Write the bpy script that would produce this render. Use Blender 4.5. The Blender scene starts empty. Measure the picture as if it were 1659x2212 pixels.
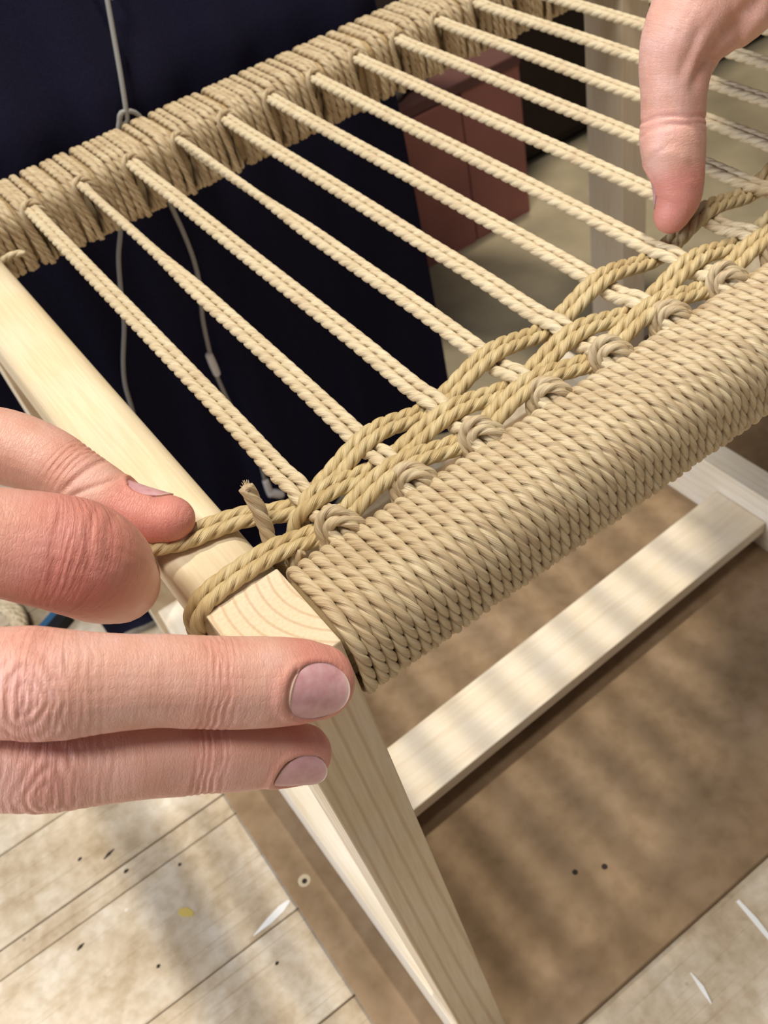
import bpy, math, random
import numpy as np
from mathutils import Matrix, Vector
# ---------------------------------------------------------------- frame, camera, world, lights
# working unit u = 0.85 mm ; u-coordinates: x right along the front rail, y to the back, z up, 0 = seat top
U = 0.00085
ZF = 331.0                       # seat top above the floor, in u
random.seed(7); rng = np.random.default_rng(7)
sc = bpy.context.scene; COL = sc.collection
def W(p): return Vector((p[0]*U, p[1]*U, (p[2]+ZF)*U))
CAMP = np.array([-24.3598, -151.6938, 202.1562])
CR = np.array([[0.80561986, -0.56554619, -0.17644873], [-0.51512727, -0.52159936, -0.68013087], [0.29260988, 0.63882049, -0.71153907]])
FPX = 2111.728
cam = bpy.data.cameras.new('camera'); co = bpy.data.objects.new('camera', cam); COL.objects.link(co)
cam.sensor_fit = 'VERTICAL'; cam.sensor_height = 36; cam.lens = FPX/2212*36
M = Matrix.Identity(4)
for r in range(3):
    M[r][0] = CR[0][r]; M[r][1] = -CR[1][r]; M[r][2] = -CR[2][r]; M[r][3] = W(CAMP)[r]
co.matrix_world = M
cam.clip_start = 0.01; cam.clip_end = 20
cam.dof.use_dof = True; cam.dof.focus_distance = 272*U; cam.dof.aperture_fstop = 30
sc.camera = co
w = bpy.data.worlds.new('world'); sc.world = w; w.use_nodes = True
w.node_tree.nodes['Background'].inputs[0].default_value = (0.95, 0.93, 0.97, 1)
w.node_tree.nodes['Background'].inputs[1].default_value = 0.15
def area(name, p, target, size, power, color):
    l = bpy.data.lights.new(name, 'AREA'); l.shape = 'DISK'; l.size = size*U; l.energy = power; l.color = color
    o = bpy.data.objects.new(name, l); COL.objects.link(o); o.location = W(p)
    d = W(target)-W(p); o.rotation_euler = d.to_track_quat('-Z', 'Y').to_euler(); return o
area('ceiling_lamp', (700, 690, 2600), (150, 100, -100), 148, 40, (1.0, 0.91, 0.74))
area('ceiling_lamp', (-500, -150, 2300), (100, 100, -100), 600, 27, (1.0, 0.94, 0.84))
area('window_light', (-1700, 500, 650), (0, 50, -120), 900, 25, (0.84, 0.90, 1.0))
sc.view_settings.view_transform = 'Standard'; sc.view_settings.look = 'None'
sc.view_settings.exposure = 0.0; sc.view_settings.gamma = 1.0; sc.view_settings.use_curve_mapping = False

def pt(px, py, d):                # a measured place: direction through the lens and its distance, gives u-coordinates
    q = np.array([(px-829.5)/FPX, (py-1106)/FPX, 1.0])*d
    return CAMP + CR.T @ q

# ---------------------------------------------------------------- materials
def newmat(name):
    m = bpy.data.materials.new(name); m.use_nodes = True
    return m, m.node_tree, m.node_tree.nodes['Principled BSDF']
def N(t, typ, **k):
    n = t.nodes.new(typ)
    for a, v in k.items():
        if a.startswith('i_'):
            key = a[2:]; key = int(key) if key.isdigit() else key.replace('_', ' ')
            n.inputs[key].default_value = v
        else: setattr(n, a, v)
    return n
def ramp(t, stops, interp='LINEAR'):
    n = t.nodes.new('ShaderNodeValToRGB'); n.color_ramp.interpolation = interp
    e = n.color_ramp.elements
    while len(e) > 1: e.remove(e[-1])
    e[0].position = stops[0][0]; e[0].color = (*stops[0][1], 1)
    for p, c in stops[1:]:
        k = e.new(p); k.color = (*c, 1)
    return n
def mapping(t, src, scale, loc=(0, 0, 0)):
    m = N(t, 'ShaderNodeMapping'); m.inputs['Scale'].default_value = scale; m.inputs['Location'].default_value = loc
    t.links.new(src, m.inputs[0]); return m.outputs[0]
def mixc(t, fac, a, b, mode='MIX'):
    n = N(t, 'ShaderNodeMix', data_type='RGBA', blend_type=mode)
    for sock, v in ((n.inputs[0], fac), (n.inputs[6], a), (n.inputs[7], b)):
        if hasattr(v, 'is_linked') or hasattr(v, 'links'): t.links.new(v, sock)
        elif isinstance(v, (int, float)): sock.default_value = v
        else: sock.default_value = (*v, 1)
    return n.outputs[2]
def math_(t, op, a, b=0.0):
    n = N(t, 'ShaderNodeMath', operation=op)
    for s, v in ((n.inputs[0], a), (n.inputs[1], b)):
        if isinstance(v, (int, float)): s.default_value = v
        else: t.links.new(v, s)
    return n.outputs[0]
def bump(t, b, h, strength, dist):
    n = N(t, 'ShaderNodeBump'); n.inputs['Strength'].default_value = strength; n.inputs['Distance'].default_value = dist*U
    t.links.new(h, n.inputs['Height']); t.links.new(n.outputs[0], b.inputs['Normal']); return n
def attr(t, name):
    return N(t, 'ShaderNodeAttribute', attribute_name=name)

def cord_mat(name, c1, c2, c3):
    m, t, b = newmat(name)
    a = attr(t, 'rp'); L = t.links
    oi = N(t, 'ShaderNodeObjectInfo')
    add = N(t, 'ShaderNodeVectorMath', operation='MULTIPLY_ADD')
    L.new(oi.outputs['Random'], add.inputs[0]); add.inputs[1].default_value = (0, 0, 57.0); L.new(a.outputs['Vector'], add.inputs[2])
    # fibres run with the strand
    n1 = N(t, 'ShaderNodeTexNoise'); n1.inputs['Scale'].default_value = 1; n1.inputs['Detail'].default_value = 3
    L.new(mapping(t, add.outputs[0], (4.0, 4.0, 0.16)), n1.inputs[0])
    n2 = N(t, 'ShaderNodeTexNoise'); n2.inputs['Scale'].default_value = 1; n2.inputs['Detail'].default_value = 2
    L.new(mapping(t, add.outputs[0], (.7, .7, 0.13)), n2.inputs[0])
    n3 = N(t, 'ShaderNodeTexNoise'); n3.inputs['Scale'].default_value = 1; n3.inputs['Detail'].default_value = 4
    L.new(mapping(t, add.outputs[0], (9., 9., 0.5)), n3.inputs[0])
    r = ramp(t, [(0.30, c1), (0.5, c2), (0.72, c3)]); L.new(n2.outputs[0], r.inputs[0])
    r2 = ramp(t, [(0.32, (.70, .63, .55)), (0.52, (1, 1, 1))]); L.new(n3.outputs[0], r2.inputs[0])
    L.new(mixc(t, 0.55, r.outputs[0], r2.outputs[0], 'MULTIPLY'), b.inputs['Base Color'])
    b.inputs['Roughness'].default_value = .48; b.inputs['Specular IOR Level'].default_value = .42
    h = math_(t, 'ADD', n1.outputs[0], math_(t, 'MULTIPLY', n3.outputs[0], .35))
    bump(t, b, h, .7, .6); return m
M_cord = cord_mat('paper_cord', (.47, .345, .215), (.58, .46, .29), (.66, .55, .37))
M_warp = cord_mat('paper_cord_pale', (.60, .475, .31), (.68, .57, .38), (.73, .63, .44))
M_weft = cord_mat('paper_cord_gold', (.49, .355, .17), (.585, .455, .24), (.64, .53, .31))

def wood_mat(name, axis, light, dark, rings=.16, centre=(0, 0, 0), rough=.5, gain=1.0):
    m, t, b = newmat(name); L = t.links
    tc = N(t, 'ShaderNodeTexCoord')
    s = 1/U
    v = mapping(t, tc.outputs['Object'], (s, s, s), (200-centre[0], 170-centre[1], -325-centre[2]))
    wv = N(t, 'ShaderNodeTexWave', wave_type='RINGS', rings_direction=axis, wave_profile='SIN')
    wv.inputs['Scale'].default_value = rings; wv.inputs['Distortion'].default_value = 1.0
    wv.inputs['Detail'].default_value = 2; wv.inputs['Detail Scale'].default_value = .12
    stretch = {'X': (.08, 1, 1), 'Y': (1, .08, 1), 'Z': (1, 1, .08)}[axis]
    v2 = mapping(t, v, stretch); L.new(v2, wv.inputs[0])
    n = N(t, 'ShaderNodeTexNoise'); n.inputs['Scale'].default_value = .9; n.inputs['Detail'].default_value = 5
    L.new(mapping(t, v, tuple(.04 if k < .5 else 1 for k in stretch)), n.inputs[0])
    nb = N(t, 'ShaderNodeTexNoise'); nb.inputs['Scale'].default_value = .035; nb.inputs['Detail'].default_value = 2; L.new(v, nb.inputs[0])
    r = ramp(t, [(0.0, dark), (0.22, light), (1.0, light)]); L.new(wv.outputs[0], r.inputs[0])
    r2 = ramp(t, [(0.35, (.93, .90, .86)), (.6, (1, 1, 1))]); L.new(n.outputs[0], r2.inputs[0])
    r3 = ramp(t, [(0.35, (1, .97, .90)), (.65, (1, 1, 1))]); L.new(nb.outputs[0], r3.inputs[0])
    c = mixc(t, 1.0, r.outputs[0], r2.outputs[0], 'MULTIPLY'); c = mixc(t, 1.0, c, r3.outputs[0], 'MULTIPLY')
    L.new(c, b.inputs['Base Color']); b.inputs['Roughness'].default_value = rough
    b.inputs['Specular IOR Level'].default_value = .35
    bump(t, b, n.outputs[0], .15, .3); return m
LT, DK = (.80, .69, .50), (.66, .51, .33)
M_leg = wood_mat('pine_leg', 'Z', (.72, .62, .47), (.60, .47, .33), .085, (45, 25, 0))
M_railY = wood_mat('pine_side_rail', 'Y', LT, (.755, .64, .45), .05, (8, 0, -60))
M_runner = wood_mat('pine_lower_rail', 'Y', (.84, .77, .66), (.78, .69, .56), .07, (40, 0, -90))
M_batten = wood_mat('pine_stretcher', 'X', (.80, .71, .58), (.76, .665, .535), .04, (0, 90, -360))
M_railX = wood_mat('pine_cord_rail', 'X', (.48, .36, .2), (.40, .28, .15), .07, (0, 20, -60))

def board_mat(name, cols, speck, scale=1.0, grain=None):
    m, t, b = newmat(name); L = t.links
    tc = N(t, 'ShaderNodeTexCoord'); s = 1/U
    v = mapping(t, tc.outputs['Object'], (s, s, s))
    n1 = N(t, 'ShaderNodeTexNoise'); n1.inputs['Scale'].default_value = .022*scale; n1.inputs['Detail'].default_value = 6; n1.inputs['Roughness'].default_value = .62; L.new(v, n1.inputs[0])
    n2 = N(t, 'ShaderNodeTexNoise'); n2.inputs['Scale'].default_value = .16*scale; n2.inputs['Detail'].default_value = 5; L.new(v, n2.inputs[0])
    r = ramp(t, [(.32, cols[0]), (.5, cols[1]), (.66, cols[2])]); L.new(n1.outputs[0], r.inputs[0])
    r2 = ramp(t, [(.34, (.86, .83, .78)), (.6, (1.03, 1.03, 1.03))]); L.new(n2.outputs[0], r2.inputs[0])
    c = mixc(t, 1.0, r.outputs[0], r2.outputs[0], 'MULTIPLY')
    if speck:
        vo = N(t, 'ShaderNodeTexVoronoi'); vo.inputs['Scale'].default_value = .045; L.new(v, vo.inputs[0])
        rs = ramp(t, [(.035, (1, 1, 1)), (.075, (0, 0, 0))]); L.new(vo.outputs['Distance'], rs.inputs[0])
        cs = ramp(t, [(.0, (.82, .80, .76)), (.45, (.80, .78, .74)), (.5, (.18, .15, .13)), (1, (.3, .25, .2))], 'CONSTANT')
        sp = N(t, 'ShaderNodeSeparateColor'); L.new(vo.outputs['Color'], sp.inputs[0]); L.new(sp.outputs[0], cs.inputs[0])
        gate = math_(t, 'GREATER_THAN', sp.outputs[1], .62)
        c = mixc(t, math_(t, 'MULTIPLY', math_(t, 'MULTIPLY', rs.outputs[0], gate), .55), c, cs.outputs[0])
    if grain:
        ng = N(t, 'ShaderNodeTexNoise'); ng.inputs['Scale'].default_value = 1; ng.inputs['Detail'].default_value = 4
        L.new(mapping(t, v, (.012, .55, .5)), ng.inputs[0])
        rg = ramp(t, [(.30, (.70, .64, .55)), (.42, (1, 1, 1))]); L.new(ng.outputs[0], rg.inputs[0])
        c = mixc(t, .55, c, rg.outputs[0], 'MULTIPLY')
    L.new(c, b.inputs['Base Color']); b.inputs['Roughness'].default_value = .62; b.inputs['Specular IOR Level'].default_value = .3
    bump(t, b, n2.outputs[0], .12, .4); return m
M_floor = board_mat('worn_floorboard', ((.42, .325, .215), (.57, .475, .355), (.67, .60, .50)), True, 1, True)
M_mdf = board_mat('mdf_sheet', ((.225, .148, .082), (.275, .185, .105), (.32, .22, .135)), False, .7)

def plain(name, col, rough=.6, noise=.0, nscale=.1, spec=.3, bumpd=0):
    m, t, b = newmat(name); L = t.links
    b.inputs['Roughness'].default_value = rough; b.inputs['Specular IOR Level'].default_value = spec
    tc = N(t, 'ShaderNodeTexCoord'); v = mapping(t, tc.outputs['Object'], (1/U,)*3)
    n = N(t, 'ShaderNodeTexNoise'); n.inputs['Scale'].default_value = nscale; n.inputs['Detail'].default_value = 4; L.new(v, n.inputs[0])
    r = ramp(t, [(.3, tuple(c*(1-noise) for c in col)), (.7, tuple(min(1, c*(1+noise)) for c in col))]); L.new(n.outputs[0], r.inputs[0])
    L.new(r.outputs[0], b.inputs['Base Color'])
    if bumpd: bump(t, b, n.outputs[0], .4, bumpd)
    return m
def fabric(name, col):
    m, t, b = newmat(name); L = t.links
    tc = N(t, 'ShaderNodeTexCoord'); v = mapping(t, tc.outputs['Object'], (1/U,)*3)
    n = N(t, 'ShaderNodeTexNoise'); n.inputs['Scale'].default_value = 1.3; n.inputs['Detail'].default_value = 3; L.new(v, n.inputs[0])
    r = ramp(t, [(.3, tuple(c*.75 for c in col)), (.7, tuple(c*1.25 for c in col))]); L.new(n.outputs[0], r.inputs[0])
    L.new(r.outputs[0], b.inputs['Base Color']); b.inputs['Roughness'].default_value = .95; b.inputs['Specular IOR Level'].default_value = .1
    bump(t, b, n.outputs[0], .3, .5); return m
M_apron = fabric('navy_twill', (.012, .012, .031)); M_dark = fabric('black_cloth', (.006, .006, .010))
M_grey = plain('grey_cable_rubber', (.30, .30, .29), .5)
M_white = plain('white_plastic', (.72, .72, .74), .4)
M_box = plain('pinkish_card', (.30, .12, .10), .8, .12, .02)
M_boxd = plain('pinkish_card_dark', (.12, .052, .045), .8, .12, .02)
M_cab = plain('dark_brown_wood', (.012, .003, .0015), .6, .3, .03)
M_black = plain('black_plastic', (.01, .01, .012), .5)
M_blue = plain('blue_plastic', (.03, .10, .20), .45)
M_rag = plain('grey_rag', (.22, .22, .21), .9, .4, .12)
M_chalk = plain('white_paint', (.85, .86, .86), .7)
M_hole = plain('hole_black', (.03, .022, .016), .9)
M_yel = plain('yellow_paint', (.62, .47, .12), .7)
M_filler = plain('pale_filler', (.52, .43, .30), .8)
M_nail, _t, _b = newmat('fingernail')
_v = mapping(_t, N(_t, 'ShaderNodeTexCoord').outputs['Object'], (1/U,)*3)
_n = N(_t, 'ShaderNodeTexNoise'); _n.inputs['Scale'].default_value = .35; _n.inputs['Detail'].default_value = 3; _t.links.new(_v, _n.inputs[0])
_a = attr(_t, 'edge'); _r = ramp(_t, [(.3, (.58, .29, .32)), (.7, (.70, .42, .45))]); _t.links.new(_n.outputs[0], _r.inputs[0])
_t.links.new(mixc(_t, _a.outputs['Fac'], _r.outputs[0], (.68, .55, .47)), _b.inputs['Base Color'])
_b.inputs['Roughness'].default_value = .34; _b.inputs['Specular IOR Level'].default_value = .5
_b.inputs['Subsurface Weight'].default_value = .3; _b.inputs['Subsurface Radius'].default_value = (.0012, .0005, .0003); _b.inputs['Subsurface Scale'].default_value = 1
bump(_t, _b, _n.outputs[0], .12, .4)

def skin_mat():
    m, t, b = newmat('skin'); L = t.links
    fc = attr(t, 'fc'); mk = attr(t, 'mk')
    sp = N(t, 'ShaderNodeSeparateXYZ'); L.new(mk.outputs['Vector'], sp.inputs[0])   # x knuckle, y red, z finger-ness (cross lines)
    tc = N(t, 'ShaderNodeTexCoord'); v = mapping(t, tc.outputs['Object'], (1/U,)*3)
    nb = N(t, 'ShaderNodeTexNoise'); nb.inputs['Scale'].default_value = .09; nb.inputs['Detail'].default_value = 4; L.new(v, nb.inputs[0])
    nf = N(t, 'ShaderNodeTexNoise'); nf.inputs['Scale'].default_value = 1.5; nf.inputs['Detail'].default_value = 4; L.new(v, nf.inputs[0])
    # cross lines: fc = (t, lateral a, lateral b)
    nw = N(t, 'ShaderNodeTexNoise'); nw.inputs['Scale'].default_value = 1; nw.inputs['Detail'].default_value = 3; nw.inputs['Distortion'].default_value = .35
    L.new(mapping(t, fc.outputs['Vector'], (.85, .10, .10)), nw.inputs[0])
    nv = N(t, 'ShaderNodeTexVoronoi', feature='DISTANCE_TO_EDGE'); nv.inputs['Scale'].default_value = .95; L.new(mapping(t, fc.outputs['Vector'], (1.5, .55, .55)), nv.inputs[0])
    base = ramp(t, [(.3, (.67, .355, .275)), (.55, (.72, .415, .34)), (.75, (.75, .46, .41))]); L.new(nb.outputs[0], base.inputs[0])
    c = mixc(t, math_(t, 'MULTIPLY', sp.outputs[1], .75), base.outputs[0], (.62, .19, .165))
    rw = ramp(t, [(.36, (.86, .77, .77)), (.50, (1, 1, 1))]); L.new(nw.outputs[0], rw.inputs[0])
    c = mixc(t, math_(t, 'MULTIPLY', sp.outputs[0], .65), c, rw.outputs[0], 'MULTIPLY')
    L.new(c, b.inputs['Base Color'])
    b.inputs['Roughness'].default_value = .46; b.inputs['Specular IOR Level'].default_value = .42
    b.inputs['Subsurface Weight'].default_value = .35; b.inputs['Subsurface Radius'].default_value = (.0022, .0008, .0004); b.inputs['Subsurface Scale'].default_value = 1.0
    h = math_(t, 'ADD', math_(t, 'MULTIPLY', nw.outputs[0], math_(t, 'ADD', math_(t, 'MULTIPLY', sp.outputs[0], 1.6), .22)),
              math_(t, 'MULTIPLY', nf.outputs[0], .12))
    h = math_(t, 'ADD', h, math_(t, 'MULTIPLY', math_(t, 'MINIMUM', nv.outputs[0], .12), .9))
    bump(t, b, h, .55, .9); return m
M_skin = skin_mat()

# ---------------------------------------------------------------- mesh helpers (u-coordinates in, metres out)
def mesh(name, V, F, mat, attrs=None, smooth=True, origin=(0, 0, 0)):
    """V in u relative to origin (also u) -> mesh in metres"""
    me = bpy.data.meshes.new(name)
    V = (np.asarray(V, float)-np.asarray(origin, float))*U
    if isinstance(F, np.ndarray) and F.ndim == 2:
        me.vertices.add(len(V)); me.vertices.foreach_set('co', V.ravel())
        k = F.shape[1]; me.loops.add(F.size); me.loops.foreach_set('vertex_index', F.ravel().astype(np.int32))
        me.polygons.add(len(F)); me.polygons.foreach_set('loop_start', (np.arange(len(F))*k).astype(np.int32))
        me.update(calc_edges=True)
    else:
        me.from_pydata([tuple(v) for v in V], [], [tuple(f) for f in F])
    if smooth: me.polygons.foreach_set('use_smooth', [True]*len(me.polygons))
    for k, a in (attrs or {}).items():
        a = np.asarray(a, np.float32)
        if a.ndim == 1: at = me.attributes.new(k, 'FLOAT', 'POINT'); at.data.foreach_set('value', a)
        else: at = me.attributes.new(k, 'FLOAT_VECTOR', 'POINT'); at.data.foreach_set('vector', a.ravel())
    for m in (mat if isinstance(mat, list) else [mat]): me.materials.append(m)
    me.update(); return me
def link(name, me, parent=None, loc=None, rot=None):
    o = bpy.data.objects.new(name, me); COL.objects.link(o)
    if parent is not None: o.parent = parent
    if loc is not None: o.location = loc
    if rot is not None: o.rotation_euler = rot
    return o
def tag(o, label=None, cat=None, group=None, kind=None):
    for k, v in (('label', label), ('category', cat), ('group', group), ('kind', kind)):
        if v: o[k] = v
    return o
def thing(name, label, cat, base, group=None):
    o = bpy.data.objects.new(name, None); COL.objects.link(o); o.location = W(base); o.empty_display_size = .02
    o['base'] = [float(b) for b in base]; return tag(o, label, cat, group)
ORG = {}
def part(name, V, F, mat, parent, attrs=None, smooth=True):
    """mesh part of a thing; V absolute u"""
    base = ORG.get(parent.name) if parent.name in ORG else list(parent['base'])
    return sub(name, V, F, mat, parent, base, attrs, smooth)
def sub(name, V, F, mat, parent, base, attrs=None, smooth=True):
    o = link(name, mesh(name, V, F, mat, attrs, smooth, base), parent); ORG[o.name] = list(base); return o
def top(name, V, F, mat, label, cat, base, group=None, kind=None, attrs=None, smooth=True):
    o = link(name, mesh(name, V, F, mat, attrs, smooth, base), None, W(base)); ORG[o.name] = list(base)
    return tag(o, label, cat, group, kind)

def boxgeo(x0, x1, y0, y1, z0, z1, b=.6, seg=1):
    """bevelled box through bmesh"""
    return hexa([(x0, y0, z0), (x1, y0, z0), (x1, y1, z0), (x0, y1, z0), (x0, y0, z1), (x1, y0, z1), (x1, y1, z1), (x0, y1, z1)], b, seg)
def hexa(c, b=.6, seg=1):
    import bmesh
    bm = bmesh.new(); vs = [bm.verts.new(p) for p in c]
    for f in ((0, 3, 2, 1), (4, 5, 6, 7), (0, 1, 5, 4), (1, 2, 6, 5), (2, 3, 7, 6), (3, 0, 4, 7)): bm.faces.new([vs[i] for i in f])
    if b: bmesh.ops.bevel(bm, geom=bm.edges[:], offset=b, segments=seg, profile=.5, affect='EDGES')
    V = [tuple(v.co) for v in bm.verts]; bm.verts.index_update(); F = [[v.index for v in f.verts] for f in bm.faces]
    bm.free(); return V, F

def catmull(P, step=1.0, closed=False):
    P = np.asarray(P, float); n = len(P); out = []
    rngi = range(n) if closed else range(n-1)
    for i in rngi:
        if closed: a, b, c, d = P[(i-1) % n], P[i], P[(i+1) % n], P[(i+2) % n]
        else: a, b, c, d = P[max(i-1, 0)], P[i], P[i+1], P[min(i+2, n-1)]
        k = max(2, int(np.linalg.norm(c[:3]-b[:3])/step))
        for t in np.arange(k)/k:
            out.append(.5*((2*b)+(-a+c)*t+(2*a-5*b+4*c-d)*t*t+(-a+3*b-3*c+d)*t**3))
    if not closed: out.append(P[-1])
    return np.array(out)
def frames(C, closed=False, up=None):
    T = np.gradient(C, axis=0) if not closed else (np.roll(C, -1, 0)-np.roll(C, 1, 0))
    T /= np.linalg.norm(T, axis=1)[:, None]+1e-12
    Nn = np.zeros_like(C)
    u = np.array(up if up is not None else (0, 0, 1.0)); 
    if abs(T[0] @ u) > .9 and up is None: u = np.array((1.0, 0, 0))
    v = u-T[0]*(T[0] @ u); v /= np.linalg.norm(v); Nn[0] = v
    for i in range(1, len(C)):
        v = Nn[i-1]-T[i]*(T[i] @ Nn[i-1]); Nn[i] = v/np.linalg.norm(v)
    B = np.cross(T, Nn); return T, Nn, B
def rope_geo(C, R, pitch, phase=0., ns=18, closed=False, fray=False, squash=1.0):
    """three-strand S-laid cord along the centre line C"""
    T, Nn, B = frames(C, closed)
    d = np.linalg.norm(np.diff(C, axis=0), axis=1); s = np.r_[0, np.cumsum(d)]
    n = len(C); th = np.arange(ns)*2*np.pi/ns
    tot = 0.; shift = 0
    if closed:
        L = s[-1]+np.linalg.norm(C[0]-C[-1]); k = max(1, round(L/pitch*3)); pitch = L*3/k; shift = (k*ns//3) % ns
        v = Nn[-1]-T[0]*(T[0] @ Nn[-1]); v /= np.linalg.norm(v)      # frame mismatch around the loop
        tot = math.atan2(np.cross(Nn[0], v) @ T[0], Nn[0] @ v)
    psi = -2*np.pi*s/pitch+phase
    if closed: psi = psi - tot*s/(s[-1]+1e-9)
    a = np.broadcast_to(th[None, :], (n, ns)); ang = a+psi[:, None]     # the mesh runs with the strands
    q = np.abs((th+np.pi/3) % (2*np.pi/3)-np.pi/3)/(np.pi/3)
    r = R*(.62+.38*np.sqrt(np.maximum(1-q**2.3, 0)))[None, :]*np.ones((n, 1))
    V = C[:, None, :]+r[..., None]*(np.cos(ang)[..., None]*Nn[:, None, :]*squash+np.sin(ang)[..., None]*B[:, None, :])
    rp = np.stack([np.cos(a), np.sin(a), np.broadcast_to(s[:, None]/R, a.shape)], -1).reshape(-1, 3)
    V = V.reshape(-1, 3)
    m = n if closed else n-1
    i = np.arange(m)[:, None]; j = np.arange(ns)[None, :]; i2 = (i+1) % n; j2 = (j+1) % ns
    sh = np.where(i == n-1, shift, 0)
    F = np.stack([i*ns+j, i*ns+j2, i2*ns+(j2-sh) % ns, i2*ns+(j-sh) % ns], -1).reshape(-1, 4)
    if not closed:       # rounded caps
        capV = [C[0]-T[0]*R*.25, C[-1]+T[-1]*R*.25]; k0 = len(V)
        V = np.vstack([V, capV]); rp = np.vstack([rp, [[0, 0, 0], [0, 0, s[-1]/R]]])
        f0 = np.array([[k0, (jj+1) % ns, jj, jj] for jj in range(ns)]); f1 = np.array([[k0+1, (n-1)*ns+jj, (n-1)*ns+(jj+1) % ns, (n-1)*ns+(jj+1) % ns] for jj in range(ns)])
        F = [list(f) for f in F]+[list(f[:3]) for f in f0]+[list(f[:3]) for f in f1]
    return V, F, {'rp': rp}
def rope(name, P, R, parent, mat=M_cord, pitch=None, step=.8, phase=None, ns=18, label=None, base=None):
    C = catmull(P, step)
    V, F, A = rope_geo(C, R, pitch or R*2*3.7, rng.uniform(0, 6.28) if phase is None else phase, ns)
    o = part(name, V, F, mat, parent, A)
    if label: o['label'] = label
    return o
def tube_geo(C, R, ns=10, ecc=None):
    C = np.asarray(C, float); T, Nn, B = frames(C); n = len(C); th = np.arange(ns)*2*np.pi/ns
    R = np.broadcast_to(R, (n,))
    V = (C[:, None, :]+R[:, None, None]*(np.cos(th)[None, :, None]*Nn[:, None, :]+np.sin(th)[None, :, None]*B[:, None, :])).reshape(-1, 3)
    i = np.arange(n-1)[:, None]; j = np.arange(ns)[None, :]; j2 = (j+1) % ns
    F = np.stack([i*ns+j, i*ns+j2, (i+1)*ns+j2, (i+1)*ns+j], -1).reshape(-1, 4)
    F = [list(f) for f in F]+[list(range(ns))[::-1], [(n-1)*ns+k for k in range(ns)]]
    return V, F

# ================================================================ SETTING: floor of worn boards, back wall out of view
floor_root = bpy.data.objects.new('floor', mesh('floor', *boxgeo(-2200, 2600, -1500, 2600, -352, -339.5, 0), M_hole, None, False, (0, 0, -331)))
COL.objects.link(floor_root); floor_root.location = W((0, 0, -331)); floor_root['kind'] = 'structure'; ORG['floor'] = [0, 0, -331]
ys = [-1500, -1100, -820, -610, -440, -300, -190, -96, -18, 52, 110, 184.5, 201, 258, 305, 372, 436, 505, 570, 640, 720, 810, 920, 1050, 1220, 1450, 1800, 2200, 2600]
for y0, y1 in zip(ys[:-1], ys[1:]):
    dz = random.uniform(-.25, .25)
    me = mesh('floorboard', *boxgeo(-2200, 2600, y0+.35, y1-.35, -339, -331+dz, .45), M_floor, None, False, (random.uniform(-300, 300), 0, -331+random.uniform(-40, 40)))
    o = link('floorboard', me, floor_root); o.location = (0, 0, 0)
    # undo the random texture origin
    dv = me.vertices[0].co.copy()
    offs = Vector((0, 0, 0)); mn = [min(v.co[k] for v in me.vertices) for k in range(3)]
    o.location = (-2200*U-mn[0], (y0+.35)*U-mn[1], -8*U-mn[2])
def mark(name, pts, w, mat, parent, z, label=None):
    P = np.array([(x, y) for x, y in pts], float); d = np.gradient(P, axis=0); d /= np.linalg.norm(d, axis=1)[:, None]
    nrm = np.stack([-d[:, 1], d[:, 0]], 1); w = np.asarray(w)[:, None]
    L = P+nrm*w; Rr = P-nrm*w; n = len(P)
    V = [(a[0], a[1], z+.25) for a in L]+[(a[0], a[1], z+.25) for a in Rr]+[(a[0], a[1], z-.3) for a in L]+[(a[0], a[1], z-.3) for a in Rr]
    F = []
    for i in range(n-1):
        F += [(i, i+1, n+i+1, n+i), (2*n+i+1, 2*n+i, 3*n+i, 3*n+i+1), (i+1, i, 2*n+i, 2*n+i+1), (n+i, n+i+1, 3*n+i+1, 3*n+i)]
    F += [(0, n, 3*n, 2*n), (2*n-1, n-1, 3*n-1, 4*n-1)]
    o = part(name, V, F, mat, parent, None, False)
    if label: o['label'] = label
    return o
mark('paint_mark', [(-19, 117), (-25, 116), (-34, 114.5), (-45, 113)], [.8, 2.2, 1.9, .2], M_chalk, floor_root, -331, 'white paint streak on the boards')
mark('paint_mark', [(169, -36), (168, -48), (166, -62), (163, -74)], [.9, 1.4, 1.0, .2], M_chalk, floor_root, -331, 'white scrape on the boards')
mark('paint_mark', [(124, -46), (123, -54), (121, -62)], [.2, 1.1, .2], M_chalk, floor_root, -331, 'white scrape on the boards')
mark('paint_mark', [(-73, 153), (-70, 150), (-67, 146)], [1.5, 2.8, 1.2], M_yel, floor_root, -331, 'yellow paint spot')
for x, y, a in ((-92, 213, 8), (-128, 172, 5), (-108, 222, 3), (-60, 178, 2), (-96, 133, 2.4), (-42, 92, 2.4), (-88, 196, 3)):
    mark('paint_mark', [(x-a/2, y-a*.15), (x, y), (x+a/2, y+a*.1)], [.3, 1.1, .3], M_hole, floor_root, -331, 'dark nick in the boards')
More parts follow.
